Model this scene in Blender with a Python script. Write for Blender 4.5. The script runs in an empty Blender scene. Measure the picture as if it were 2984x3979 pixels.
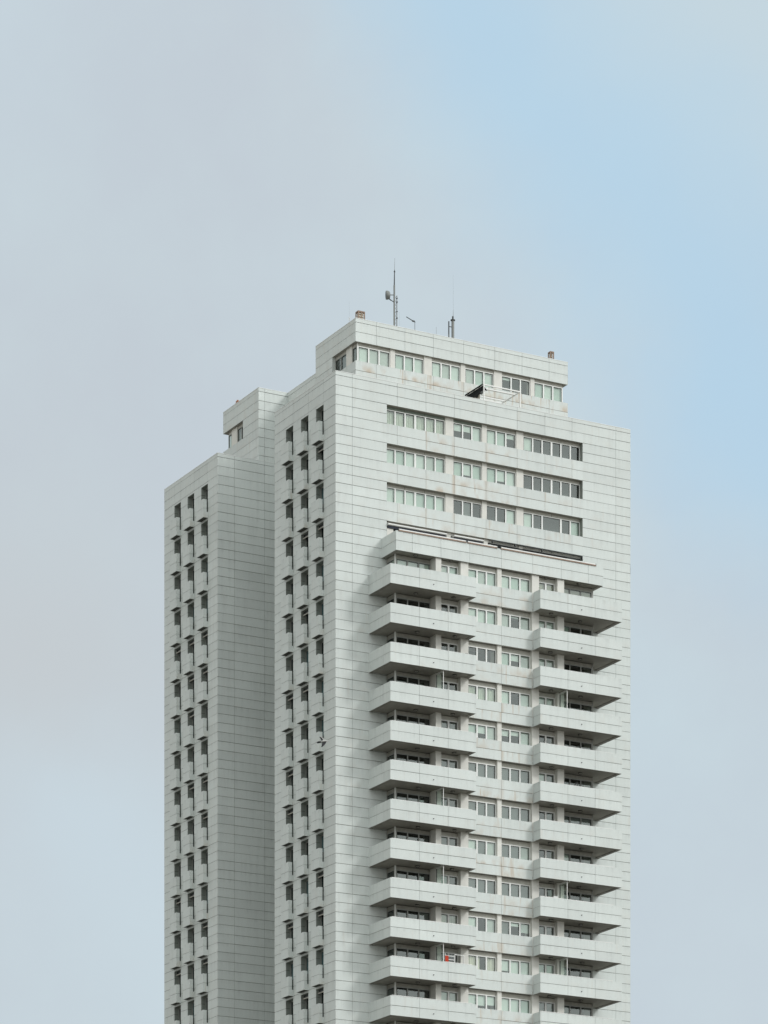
import bpy, math, random
from mathutils import Vector
R = math.radians
random.seed(7)
H = 0.75                       # height of one cladding course
Z0 = 104.607                   # height of the joint under the main roof edge
NB = 137.5                     # course number at the ground
def Z(n): return Z0 - H*n

sc = bpy.context.scene
col = sc.collection

# ------------------------------------------------------------ materials
def newmat(name):
    m = bpy.data.materials.new(name); m.use_nodes = True
    nt = m.node_tree
    return m, nt, nt.nodes['Principled BSDF']
def simple(name, c, rough=.6, metal=0., spec=.5, noise=0., nscale=3.):
    m, nt, b = newmat(name)
    b.inputs['Base Color'].default_value = (*c, 1)
    b.inputs['Roughness'].default_value = rough
    b.inputs['Metallic'].default_value = metal
    b.inputs['Specular IOR Level'].default_value = spec
    if noise:
        g = nt.nodes.new('ShaderNodeNewGeometry')
        n = nt.nodes.new('ShaderNodeTexNoise'); n.inputs['Scale'].default_value = nscale
        n.inputs['Detail'].default_value = 5
        nt.links.new(g.outputs['Position'], n.inputs['Vector'])
        mr = nt.nodes.new('ShaderNodeMapRange')
        mr.inputs[1].default_value = .3; mr.inputs[2].default_value = .7
        mr.inputs[3].default_value = 1-noise; mr.inputs[4].default_value = 1+noise*.6
        nt.links.new(n.outputs['Fac'], mr.inputs[0])
        v = nt.nodes.new('ShaderNodeVectorMath'); v.operation = 'SCALE'
        v.inputs[0].default_value = c
        nt.links.new(mr.outputs[0], v.inputs['Scale'])
        nt.links.new(v.outputs[0], b.inputs['Base Color'])
    return m

def panel_material():
    m, nt, b = newmat('cladding_panel')
    N = nt.nodes.new; L = nt.links.new
    at = N('ShaderNodeAttribute'); at.attribute_name = 'tint'
    sep = N('ShaderNodeSeparateColor'); L(at.outputs['Color'], sep.inputs[0])
    g = N('ShaderNodeNewGeometry')
    # broad weathering and fine grain of the mineral panels
    n1 = N('ShaderNodeTexNoise'); n1.inputs['Scale'].default_value = .35; n1.inputs['Detail'].default_value = 4
    n2 = N('ShaderNodeTexNoise'); n2.inputs['Scale'].default_value = 9; n2.inputs['Detail'].default_value = 6; n2.inputs['Roughness'].default_value = .8
    L(g.outputs['Position'], n1.inputs['Vector']); L(g.outputs['Position'], n2.inputs['Vector'])
    def mr(src, a, bb, c, d):
        x = N('ShaderNodeMapRange'); x.inputs[1].default_value = a; x.inputs[2].default_value = bb
        x.inputs[3].default_value = c; x.inputs[4].default_value = d
        L(src, x.inputs[0]); return x.outputs[0]
    def mul(a, bb):
        x = N('ShaderNodeMath'); x.operation = 'MULTIPLY'; L(a, x.inputs[0])
        if isinstance(bb, float): x.inputs[1].default_value = bb
        else: L(bb, x.inputs[1])
        return x.outputs[0]
    k = mul(mul(mr(n1.outputs['Fac'], .3, .7, .965, 1.03), mr(n2.outputs['Fac'], .25, .75, .93, 1.05)), sep.outputs[0])
    # vertical dirt runs
    mp = N('ShaderNodeMapping'); mp.inputs['Scale'].default_value = (2.2, 2.2, .22)
    L(g.outputs['Position'], mp.inputs['Vector'])
    n3 = N('ShaderNodeTexNoise'); n3.inputs['Scale'].default_value = 1.6; n3.inputs['Detail'].default_value = 3
    L(mp.outputs[0], n3.inputs['Vector'])
    k = mul(k, mr(n3.outputs['Fac'], .5, .8, 1., .94))
    sx0 = N('ShaderNodeSeparateXYZ'); L(g.outputs['Position'], sx0.inputs[0])
    m0 = N('ShaderNodeMath'); m0.operation = 'MULTIPLY_ADD'; L(sx0.outputs['Z'], m0.inputs[0]); m0.inputs[1].default_value = -1/H; m0.inputs[2].default_value = Z0/H + 400
    f0 = N('ShaderNodeMath'); f0.operation = 'FRACT'; L(m0.outputs[0], f0.inputs[0])
    g0 = mr(f0.outputs[0], 0., .5, 1., 0.); g1 = mul(g0, mr(n3.outputs['Fac'], .4, .7, 0., .10))
    g2 = N('ShaderNodeMath'); g2.operation = 'SUBTRACT'; g2.inputs[0].default_value = 1.; L(g1, g2.inputs[1]); k = mul(k, g2.outputs[0])
    vs = N('ShaderNodeVectorMath'); vs.operation = 'SCALE'; vs.inputs[0].default_value = (.664, .706, .688)
    L(k, vs.inputs['Scale'])
    # rusty stains gathered along the joints
    sx = N('ShaderNodeSeparateXYZ'); L(g.outputs['Position'], sx.inputs[0])
    ma = N('ShaderNodeMath'); ma.operation = 'MULTIPLY_ADD'; L(sx.outputs['Z'], ma.inputs[0])
    ma.inputs[1].default_value = -1/H; ma.inputs[2].default_value = Z0/H + 400
    fr = N('ShaderNodeMath'); fr.operation = 'FRACT'; L(ma.outputs[0], fr.inputs[0])
    near = mr(fr.outputs[0], .25, 1., .12, 1.)
    n4 = N('ShaderNodeTexNoise'); n4.inputs['Scale'].default_value = .8; n4.inputs['Detail'].default_value = 4
    mp2 = N('ShaderNodeMapping'); mp2.inputs['Scale'].default_value = (1.4, 1.4, 1.0)
    L(g.outputs['Position'], mp2.inputs['Vector']); L(mp2.outputs[0], n4.inputs['Vector'])
    st = mul(mul(mr(n4.outputs['Fac'], .46, .68, 0., 1.), near), sep.outputs[1])
    # long rust runs falling from single points
    mp3 = N('ShaderNodeMapping'); mp3.inputs['Scale'].default_value = (3.2, 3.2, .35)
    L(g.outputs['Position'], mp3.inputs['Vector'])
    n5 = N('ShaderNodeTexNoise'); n5.inputs['Scale'].default_value = 1.; n5.inputs['Detail'].default_value = 2
    L(mp3.outputs[0], n5.inputs['Vector'])
    st2 = mul(mr(n5.outputs['Fac'], .60, .72, 0., .9), sep.outputs[1])
    col_ = None
    for xc, wd in ((10.45, .16), (13.38, .20), (16.35, .17), (7.96, .08), (18.78, .10)):
        d = N('ShaderNodeMath'); d.operation = 'SUBTRACT'; L(sx.outputs['X'], d.inputs[0]); d.inputs[1].default_value = xc
        q = N('ShaderNodeMath'); q.operation = 'MULTIPLY'; L(d.outputs[0], q.inputs[0]); L(d.outputs[0], q.inputs[1])
        e = N('ShaderNodeMath'); e.operation = 'MULTIPLY'; L(q.outputs[0], e.inputs[0]); e.inputs[1].default_value = -1/(wd*wd)
        x = N('ShaderNodeMath'); x.operation = 'EXPONENT'; L(e.outputs[0], x.inputs[0])
        if col_ is None: col_ = x.outputs[0]
        else:
            y = N('ShaderNodeMath'); y.operation = 'ADD'; L(col_, y.inputs[0]); L(x.outputs[0], y.inputs[1]); col_ = y.outputs[0]
    st3 = mul(mul(mul(col_, mr(n1.outputs['Fac'], .40, .60, .0, .95)), mr(n2.outputs['Fac'], .3, .7, .6, 1.)), mr(sep.outputs[1], .1, .4, 0., 1.))
    a3 = N('ShaderNodeMath'); a3.operation = 'MAXIMUM'; L(st2, a3.inputs[0]); L(st3, a3.inputs[1]); st2 = a3.outputs[0]
    mx0 = N('ShaderNodeMath'); mx0.operation = 'MAXIMUM'; L(st, mx0.inputs[0]); L(st2, mx0.inputs[1])
    mix = N('ShaderNodeMix'); mix.data_type = 'RGBA'
    L(mul(mx0.outputs[0], .85), mix.inputs['Factor'])
    L(vs.outputs[0], mix.inputs['A']); mix.inputs['B'].default_value = (.50, .40, .30, 1)
    L(mix.outputs['Result'], b.inputs['Base Color'])
    b.inputs['Roughness'].default_value = .55
    b.inputs['Specular IOR Level'].default_value = .35
    return m

def glass_material(name, tint, refl, rough=.02):
    m, nt, b = newmat(name); nt.nodes.remove(b)
    N = nt.nodes.new; L = nt.links.new
    tr = N('ShaderNodeBsdfTransparent'); tr.inputs[0].default_value = (*tint, 1)
    gl = N('ShaderNodeBsdfGlossy'); gl.inputs['Roughness'].default_value = rough
    gl.inputs[0].default_value = (.93, 1., .97, 1)
    lw = N('ShaderNodeLayerWeight'); lw.inputs[0].default_value = .5
    pw = N('ShaderNodeMath'); pw.operation = 'POWER'; L(lw.outputs['Facing'], pw.inputs[0]); pw.inputs[1].default_value = 4.
    mr = N('ShaderNodeMapRange'); mr.inputs[3].default_value = refl; mr.inputs[4].default_value = 1.
    L(pw.outputs[0], mr.inputs[0])
    mx = N('ShaderNodeMixShader'); L(mr.outputs[0], mx.inputs[0]); L(tr.outputs[0], mx.inputs[1]); L(gl.outputs[0], mx.inputs[2])
    # slight waviness of the panes
    g = N('ShaderNodeNewGeometry'); n = N('ShaderNodeTexNoise'); n.inputs['Scale'].default_value = .9
    L(g.outputs['Position'], n.inputs['Vector'])
    bp = N('ShaderNodeBump'); bp.inputs['Strength'].default_value = .04; bp.inputs['Distance'].default_value = .05
    L(n.outputs['Fac'], bp.inputs['Height']); L(bp.outputs[0], gl.inputs['Normal'])
    L(mx.outputs[0], nt.nodes['Material Output'].inputs[0])
    return m

M = {}
M['panel'] = panel_material()
M['joint'] = simple('joint_backing', (.105, .105, .085), .9)
M['joint_rust'] = simple('rusty_joint', (.20, .125, .07), .9, noise=.4, nscale=1.5)
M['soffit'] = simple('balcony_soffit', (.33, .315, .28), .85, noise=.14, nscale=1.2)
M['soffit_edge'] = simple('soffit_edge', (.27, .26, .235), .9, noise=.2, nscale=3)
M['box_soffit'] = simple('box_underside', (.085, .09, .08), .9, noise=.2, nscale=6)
M['bay_header'] = simple('bay_shutter_box', (.37, .36, .32), .7, noise=.15, nscale=4.)
M['pier'] = simple('pier_render', (.74, .73, .685), .8, noise=.06, nscale=2.)
M['header'] = simple('shutter_box', (.53, .52, .47), .6, noise=.10, nscale=5.)
M['header_green'] = simple('shutter_box_green', (.22, .26, .22), .6, noise=.12, nscale=5.)
M['frame'] = simple('white_aluminium', (.80, .81, .79), .4)
M['frame_grey'] = simple('grey_aluminium', (.33, .34, .32), .45)
M['frame_dark'] = simple('dark_aluminium', (.035, .04, .04), .45)
M['blind'] = simple('roller_blind', (.72, .775, .735), .85, noise=.03, nscale=2.)
M['blind_pale'] = simple('pale_grey_blind', (.58, .61, .58), .85, noise=.06, nscale=2.)
M['blind_sage'] = simple('sage_blind', (.56, .65, .60), .85, noise=.06, nscale=2.)
M['blind_beige'] = simple('beige_blind', (.42, .40, .33), .85, noise=.05, nscale=2.)
M['blind_grey'] = simple('grey_blind', (.17, .18, .18), .85, noise=.08, nscale=2.)
M['curtain'] = simple('curtain', (.66, .68, .60), .9, noise=.10, nscale=4.)
M['curtain_cream'] = simple('cream_curtain', (.80, .76, .66), .9, noise=.05, nscale=4.)
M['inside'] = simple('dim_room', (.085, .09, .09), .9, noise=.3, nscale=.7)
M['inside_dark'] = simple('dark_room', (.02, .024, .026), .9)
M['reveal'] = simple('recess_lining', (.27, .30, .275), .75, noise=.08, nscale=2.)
M['glass'] = glass_material('window_glass', (.84, .90, .86), .15, .05)
M['glass_dark'] = glass_material('side_window_glass', (.35, .48, .52), .10)
M['screen'] = glass_material('screen_glass', (.80, .90, .85), .22, .12)
M['screen'].node_tree.nodes['Bump'].inputs['Strength'].default_value = .02
M['cap'] = simple('parapet_cap', (.82, .83, .82), .4)
M['roof'] = simple('roof_gravel', (.30, .29, .27), .95, noise=.25, nscale=6)
M['metal'] = simple('galvanised_steel', (.24, .25, .24), .6, .3)
M['darkmetal'] = simple('dark_steel', (.06, .065, .065), .5, .3)
M['rust'] = simple('brown_painted_metal', (.30, .21, .16), .7, noise=.25, nscale=8)
M['louvre'] = simple('louvre_blade', (.60, .54, .45), .7)
M['fabric_dark'] = simple('black_torn_fabric', (.012, .014, .016), .95)
M['fabric_navy'] = simple('navy_awning_fabric', (.03, .035, .05), .9)
M['fabric_beige'] = simple('beige_cloth', (.45, .41, .35), .9, noise=.15, nscale=5)
M['red'] = simple('red_cloth', (.55, .055, .02), .8, noise=.15, nscale=9)
M['white'] = simple('white_paint', (.80, .80, .78), .45)
M['terracotta'] = simple('terracotta', (.35, .15, .08), .8)
M['leaf'] = simple('leaf', (.035, .06, .02), .7, noise=.3, nscale=20)
M['lamp'] = simple('lamp_grille', (.05, .05, .045), .6)
M['lamp_glass'] = simple('lamp_lens', (.30, .29, .26), .3)
M['feather_light'] = simple('pale_feathers', (.52, .52, .51), .8, noise=.1, nscale=30)
M['feather_dark'] = simple('dark_feathers', (.03, .03, .035), .8, noise=.3, nscale=40)

# ------------------------------------------------------------ mesh builder
class MB:
    def __init__(s): s.v=[]; s.f=[]; s.m=[]; s.t=[]; s.mats=[]
    def mi(s, m):
        if m not in s.mats: s.mats.append(m)
        return s.mats.index(m)
    def face(s, pts, m, t=(1,0)):
        i=len(s.v); s.v += [tuple(p) for p in pts]; s.f.append(tuple(range(i,i+len(pts))))
        s.m.append(s.mi(m)); s.t.append(t)
    def hexa(s, p, m, t=(1,0), skip=()):
        # p: 8 points, 0-3 bottom ccw, 4-7 top ccw
        fs=[(0,3,2,1),(4,5,6,7),(0,1,5,4),(1,2,6,5),(2,3,7,6),(3,0,4,7)]
        for k,f in enumerate(fs):
            if k in skip: continue
            s.face([p[j] for j in f], m, t)
    def box(s, x0,x1,y0,y1,z0,z1, m, t=(1,0), skip=()):
        if x0>x1: x0,x1=x1,x0
        if y0>y1: y0,y1=y1,y0
        if z0>z1: z0,z1=z1,z0
        s.hexa([(x0,y0,z0),(x1,y0,z0),(x1,y1,z0),(x0,y1,z0),(x0,y0,z1),(x1,y0,z1),(x1,y1,z1),(x0,y1,z1)], m, t, skip)
    def tube(s, pts, r, m, seg=8, cap=True):
        pts=[Vector(p) for p in pts]
        rr = r if isinstance(r,(list,tuple)) else [r]*len(pts)
        rings=[]
        for i,p in enumerate(pts):
            d = (pts[min(i+1,len(pts)-1)]-pts[max(i-1,0)]).normalized()
            a = d.cross(Vector((0,0,1)))
            if a.length<1e-3: a = Vector((1,0,0))
            a.normalize(); b=d.cross(a)
            i0=len(s.v)
            for k in range(seg):
                w=2*math.pi*k/seg
                s.v.append(tuple(p+rr[i]*(a*math.cos(w)+b*math.sin(w))))
            rings.append(i0)
        mi=s.mi(m)
        for i in range(len(rings)-1):
            for k in range(seg):
                k2=(k+1)%seg
                s.f.append((rings[i]+k,rings[i]+k2,rings[i+1]+k2,rings[i+1]+k)); s.m.append(mi); s.t.append((1,0))
        if cap:
            s.f.append(tuple(rings[0]+k for k in range(seg))[::-1]); s.m.append(mi); s.t.append((1,0))
            s.f.append(tuple(rings[-1]+k for k in range(seg))); s.m.append(mi); s.t.append((1,0))
    def build(s, name, parent=None, loc=(0,0,0), smooth=False):
        me=bpy.data.meshes.new(name); me.from_pydata(s.v,[],s.f)
        for m in s.mats: me.materials.append(M[m])
        me.polygons.foreach_set('material_index', s.m)
        a=me.color_attributes.new('tint','FLOAT_COLOR','CORNER')
        d=[]
        for f,t in zip(s.f,s.t): d += [t[0],t[1],0,1]*len(f)
        a.data.foreach_set('color', d)
        if smooth: me.polygons.foreach_set('use_smooth',[True]*len(s.f))
        me.update()
        o=bpy.data.objects.new(name, me); col.objects.link(o); o.location=loc
        if parent: o.parent=parent
        return o

def empty(name, loc, label, cat, group=None):
    o=bpy.data.objects.new(name,None); col.objects.link(o); o.location=loc
    o.empty_display_size=.5
    o['label']=label; o['category']=cat
    if group: o['group']=group
    return o
def tag(o, label, cat, group=None):
    o['label']=label; o['category']=cat
    if group: o['group']=group
    return o

# plane mappings: u along the wall, w depth into the wall
def PL(kind, c):
    if kind=='Y-': return lambda u,w,z:(u,c+w,z)
    if kind=='Y+': return lambda u,w,z:(u,c-w,z)
    if kind=='X-': return lambda u,w,z:(c+w,u,z)
    if kind=='X+': return lambda u,w,z:(c-w,u,z)
def pbox(mb, P, u0,u1,w0,w1,z0,z1, m, t=(1,0), skip=()):
    if z0>z1: z0,z1=z1,z0
    mb.hexa([P(u0,w0,z0),P(u1,w0,z0),P(u1,w1,z0),P(u0,w1,z0),P(u0,w0,z1),P(u1,w0,z1),P(u1,w1,z1),P(u0,w1,z1)], m, t, skip)

JW=.032; JD=.03
def panels(mb, P, u0,u1, n0,n1, uj=(), holes=(), stain=None, back=True, jm='joint'):
    """cladding panels between horizontal joints at whole courses and vertical joints uj"""
    us=[u0]+sorted(x for x in uj if u0+.05<x<u1-.05)+[u1]
    ns=[n0]+[k for k in range(math.floor(n0)+1, math.ceil(n1)) if n0+.02<k<n1-.02]+[n1]
    def sub(a,b,c,d):
        cells=[(a,b,c,d)]
        for (ha,hb,hc,hd) in holes:
            out=[]
            for (x0,x1,y0,y1) in cells:
                ix0,ix1,iy0,iy1=max(x0,ha),min(x1,hb),max(y0,hc),min(y1,hd)
                if ix1-ix0<1e-4 or iy1-iy0<1e-4: out.append((x0,x1,y0,y1)); continue
                if ix0-x0>1e-4: out.append((x0,ix0,y0,y1))
                if x1-ix1>1e-4: out.append((ix1,x1,y0,y1))
                if iy0-y0>1e-4: out.append((ix0,ix1,y0,iy0))
                if y1-iy1>1e-4: out.append((ix0,ix1,iy1,y1))
            cells=out
        return cells
    j=JW/2
    for a,b in zip(us,us[1:]):
        for c,d in zip(ns,ns[1:]):
            br=random.gauss(1,.016)
            if random.random()<.12: br*=random.uniform(.95,.985)
            st=0.
            if stain: st=stain((a+b)/2,(c+d)/2)
            jj=JW/2*random.uniform(.7,1.25)*(.78 if P(1,0,0)[1]==1 else 1)
            for (x0,x1,y0,y1) in sub(a,b,c,d):
                ea = x0+(j*.62 if abs(x0-a)<1e-5 and abs(a-u0)>1e-5 else 0)
                eb = x1-(j*.62 if abs(x1-b)<1e-5 and abs(b-u1)>1e-5 else 0)
                ec = y0+(jj/H if abs(y0-c)<1e-5 and abs(c-n0)>1e-5 else 0)
                ed = y1-(jj/H if abs(y1-d)<1e-5 and abs(d-n1)>1e-5 else 0)
                w=random.uniform(0,.003)
                pbox(mb,P,ea,eb,w,JD,Z(ed),Z(ec),'panel',(br,st),skip=(4,))
                if back:
                    mb.face([P(x0,JD,Z(y1)),P(x1,JD,Z(y1)),P(x1,JD,Z(y0)),P(x0,JD,Z(y0))],jm)

# ------------------------------------------------------------ the tower
tower=empty('apartment_tower',(0,0,0),'tall white panel-clad apartment tower with two slabs, corner balconies and a set-back rooftop storey','building')
NV=118                       # courses above this are built in detail
VJ=[1.457,5.412,7.963,10.507,13.369,16.217,18.78,21.295,25.411]
XL,XR=4.487,22.296
YB=10.345; YC=20.65; YE=30.87; XE=26.8
P1,P2=2.37,3.474
ROWS=13                      # balcony rows
NLOW=18+4*ROWS               # lowest detailed course
side_cols=[(1.999,3.262),(4.549,5.812),(7.136,8.399),(22.49,23.753),(25.079,26.342),(27.653,28.916)]
SROWS=16

# --- front slab walls
mb=MB()
def fstain(u,n):
    s=.15
    if 7<u<21.5 and 3<n<14: s=.62 if u<17 else .35
    elif 4.5<u<8 and 8<n<14: s=.4
    return s*random.uniform(.3,1.4)
holes=[(XL,XR,2+4*k,4+4*k) for k in range(3)]+[(XL,XR,14,NLOW+4)]
holes+= [(XR-.001,22.40,18,NLOW+4)]
mids=[5.412,7.963,10.507,13.369,16.217,18.78,21.295]
# vertical joints only where the bands run between the window strips
panels(mb,PL('Y-',0),0,XL,-.4,NLOW+4,[1.457],stain=fstain)
for a,b in [(-.4,2),(4,6),(8,10),(12,14)]:
    panels(mb,PL('Y-',0),XL,XR,a,b,mids,stain=fstain,jm='joint' if a<3 else 'joint_rust')
panels(mb,PL('Y-',0),XR,XE,-.4,NLOW+4,[25.411],holes=[(XR,22.40,18,NLOW+4)],stain=fstain)
panels(mb,PL('Y-',0),0,XE,NLOW+4,NB,[1.457,25.411]+mids,stain=fstain)
mb.build('front_wall',tower)
mb=MB()
sh=[(a,b,2.22+4*k,5.36+4*k) for (a,b) in side_cols[:3] for k in range(SROWS)]
panels(mb,PL('X-',0),0,YB,-.4,NB,[1.999,4.549,7.136],holes=sh,stain=lambda u,n:.10)
mb.build('side_wall',tower)
mb=MB()
panels(mb,PL('X+',XE),0,YB,-.4,NB,[2,4.5,7.1])
ch=[(.8,6.2,2+4*k,4+4*k) for k in range(33)]+[(21,26,2+4*k,4+4*k) for k in range(33)]  # unseen window strips, added to cut light bounced onto the courtyard wall
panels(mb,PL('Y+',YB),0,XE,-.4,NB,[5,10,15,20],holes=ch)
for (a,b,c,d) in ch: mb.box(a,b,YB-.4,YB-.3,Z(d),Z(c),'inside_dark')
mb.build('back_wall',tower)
# --- rear slab walls
mb=MB()
panels(mb,PL('Y-',YC),0,XE,-.4,NB,[1.541,4.306,8,12,16,20,24],stain=lambda u,n:.05)
panels(mb,PL('Y-',YC),3.75,23.05,-8.4,-.4,[4.306,8,12,16,20],stain=lambda u,n:.05)
mb.build('courtyard_wall',tower)
mb=MB()
sh=[(a,b,2.22+4*k,5.36+4*k) for (a,b) in side_cols[3:] for k in range(SROWS)]
panels(mb,PL('X-',0),YC,YE,-.4,NB,[22.49,25.079,27.653],holes=sh,stain=lambda u,n:.10)
mb.build('side_wall',tower)
mb=MB()
panels(mb,PL('X+',XE),YC,YE,-.4,NB,[22.5,25,27.6])
panels(mb,PL('Y+',YE),0,XE,-.4,NB,[5,10,15,20])
mb.build('back_wall',tower)
# --- spine between the slabs
mb=MB()
lh=[(a,b,6+4*k,8+4*k) for k in range(32) for (a,b) in ((11.2,15.0),(16.0,19.8))]  # hidden dark openings, added so the link reflects less onto the courtyard wall
panels(mb,PL('X-',6.44),YB,YC,-8.4,NB,[12.9,15.5,18.1],holes=lh)
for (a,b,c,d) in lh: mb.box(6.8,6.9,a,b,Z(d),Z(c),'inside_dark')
panels(mb,PL('X+',20.36),YB,YC,-8.4,NB,[12.9,15.5,18.1])
mb.build('link_wall',tower)
# --- roofs
mb=MB()
for (x0,x1,y0,y1,n) in [(.03,XE-.03,.03,YB-.03,0),(.03,XE-.03,YC+.03,YE-.03,0)]:
    mb.box(x0+.2,x1-.2,y0+.2,y1-.2,Z(n)-.2,Z(n),'roof')
    for (a,b,c,d) in [(x0,x1,y0,y0+.2),(x0,x1,y1-.2,y1),(x0,x0+.2,y0+.2,y1-.2),(x1-.2,x1,y0+.2,y1-.2)]:
        mb.box(a,b,c,d,Z(n)-.2,Z(n-.4)-.004,'cap')
    # cap of the roof edge
    e=.015
    for (a,b,c,d) in [(x0-.03-e,x1+.03+e,y0-.03-e,y0+.22),(x0-.03-e,x1+.03+e,y1-.22,y1+.03+e),(x0-.03-e,x0+.22,y0+.22,y1-.22),(x1-.22,x1+.03+e,y0+.22,y1-.22)]:
        mb.box(a,b,c,d,Z(n-.4)-.002,Z(n-.4)+.028,'cap')
mb.box(6.47,20.33,10.53,YC-.03,Z(-8.2)-.2,Z(-8.2),'roof')
mb.box(6.425,6.64,10.52,YC,Z(-8.4)-.002,Z(-8.4)+.028,'cap'); mb.box(20.16,20.375,10.52,YC,Z(-8.4)-.002,Z(-8.4)+.028,'cap')
mb.build('roof',tower)

# ------------------------------------------------------------ window builder
def wavy(mb,P,u0,u1,w,z0,z1,m,amp=.035,wl=.16):
    k=max(4,int((u1-u0)/.03)); pts=[]
    ph=random.random()*6
    for i in range(k+1):
        u=u0+(u1-u0)*i/k
        pts.append((u,w+amp*math.sin(ph+u/wl*2*math.pi)+amp*.5*math.sin(ph*2+u/wl*3.7)))
    for (a,wa),(b,wb) in zip(pts,pts[1:]):
        mb.face([P(a,wa,z0),P(b,wb,z0),P(b,wb,z1),P(a,wa,z1)],m)
def window(name,P,u0,u1,n0,n1,content,hd=.35,mat_h='header',mat_f='frame',mull=.11,fr=.06,edges=None,wide=(),glass='glass',end=.0):
    """content: list per pane; 'G' blind down, ('h',f) blind down to fraction f, 'D' open, 'B' beige, 'C'/'V' curtains, 'S' grey blind"""
    root=MB()
    zt=Z(n0); zh=Z(n0+hd); zb=Z(n1)
    pbox(root,P,u0,u1,-.03,.16,zh,zt,mat_h)
    # seam lines of the shutter box
    k=len(content)
    for i in range(1,max(1,k//3)+ (1 if k>3 else 0)):
        uu=u0+(u1-u0)*i/max(2,k//3+1)
        pbox(root,P,uu-.012,uu+.012,-.034,-.03,zh,zt,'joint')
    ro=root.build(name,tower)
    e=edges or [u0+fr/2+(u1-u0-fr)*i/k for i in range(k+1)]
    f=MB()
    pbox(f,P,u0,u1,-.055,.05,zh-fr,zh-.001,mat_f)
    pbox(f,P,u0,u1,-.055,.05,zb,zb+fr,mat_f)
    gl=MB(); bl=MB()
    for i in range(k+1):
        ww=(mull*(1.35 if i in wide else 1)) if 0<i<k else fr
        a=e[i]-ww/2; b=e[i]+ww/2
        if i==0: a,b=u0,u0+fr
        if i==k: a,b=u1-fr,u1
        pbox(f,P,a,b,-.05-.004*(i%2),.05,zb+fr,zh-fr,mat_f)
    for i,c in enumerate(content):
        a=e[i]+(mull/2 if i else fr); b=e[i+1]-(mull/2 if i<k-1 else fr)
        z1=zh-fr; z0=zb+fr
        # inner sash: thin dark gasket ring
        for (p,q,r_,s_) in [(a,a+.022,z0,z1),(b-.022,b,z0,z1),(a+.022,b-.022,z1-.03,z1)]:
            pbox(f,P,p,q,-.02,.0,r_,s_,'frame_dark')
        jx=random.uniform(-.006,.006); jy=random.uniform(-.006,.006)
        gl.face([P(a+.01,.012-jx,z0+.01),P(b-.01,.012+jx,z0+.01),P(b-.01,.012+jx+jy,z1-.01),P(a+.01,.012-jx+jy,z1-.01)],glass)
        frac=None; m='blind'; mode='flat'
        if c=='G': frac=1.; m=random.choices(['blind','blind_pale','blind_sage'],[.5,.2,.3])[0]
        elif c=='B': frac=1.; m='blind_beige'
        elif c=='S': frac=1.; m='blind_grey'
        elif c=='C': frac=1.; m='curtain'; mode='w'
        elif c=='V': frac=1.; m='curtain_cream'; mode='w'
        elif c=='v': frac=1.; m='curtain_cream'; mode='half'
        elif isinstance(c,tuple): frac=c[1]
        d=.085+random.uniform(0,.03)
        if frac:
            zz=z1-(z1-z0)*frac
            if mode=='flat':
                pbox(bl,P,a-.03,b+.03,d,d+.006,zz,z1+.02,m)
                if frac<1: pbox(bl,P,a-.03,b+.03,d-.01,d+.016,zz-.03,zz,m)
            elif mode=='w': wavy(bl,P,a-.02,b+.02,d+.05,z0,z1,m)
            else: wavy(bl,P,a-.02,a+(b-a)*.35,d+.05,z0,z1,m)
    f.build('frame',ro); gl.build('glass',ro)
    if bl.f: bl.build('blind' if 'C' not in content and 'V' not in content else 'curtain',ro)
    return ro
h=lambda f:('h',f)

# --- three strips of ribbon windows under the roof
strips=[
 (2,[(['C']*6,'header_green'),([h(.42),h(.38),h(.85)],'header_green'),(['G','G',h(.28)],'header'),([h(.8),'D','D','D','D','D'],'header')]),
 (6,[(['G']*6,'header'),(['G',h(.72),'G'],'header'),(['G',h(.7),'G'],'header'),(['D']*6,'header')]),
 (10,[(['G']*6,'header'),(['D','S','D'],'header'),(['D','D','G'],'header'),(['G','D','D','D','G'],'header')])]
spans=[(XL,9.871),(10.60,13.19),(13.62,16.32),(16.98,22.28)]
for a,row in strips:
    for (u0,u1),(cont,hm) in zip(spans,row):
        ed=None
        if len(cont)==6 and u0<5: ed=[u0+.03,5.437,6.327,7.221,8.135,9.011,u1-.03]
        if len(cont)==5: w6=(u1-u0-.06)/6; ed=[u0+.03+w6*q for q in (0,1,2,4,5,6)]
        window('ribbon_window',PL('Y-',.45),u0,u1,a,a+2,cont,hd=.30,mat_h=hm,mull=.12,wide=(3,),edges=ed)
    mb=MB()
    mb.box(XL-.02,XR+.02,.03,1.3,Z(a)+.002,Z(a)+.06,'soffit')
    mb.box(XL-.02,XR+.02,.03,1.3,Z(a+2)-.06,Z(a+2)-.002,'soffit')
    mb.box(XR+.002,XR+.05,.03,.6,Z(a+2),Z(a),'reveal'); mb.box(XL-.05,XL-.002,.03,.6,Z(a+2),Z(a),'reveal')
    mb.box(XL,XR,1.2,1.25,Z(a+2),Z(a),'inside')
    for x in (9.9,13.4,16.6): mb.box(x,x+.1,.62,1.2,Z(a+2),Z(a),'inside')
    mb.build('window_recess',tower)
    for (p0,p1) in [(9.873,10.598),(13.192,13.618),(16.322,16.978)]:
        m2=MB(); m2.box(p0,p1,.31,.62,Z(a+2),Z(a),'pier'); m2.build('pier',tower)

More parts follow.
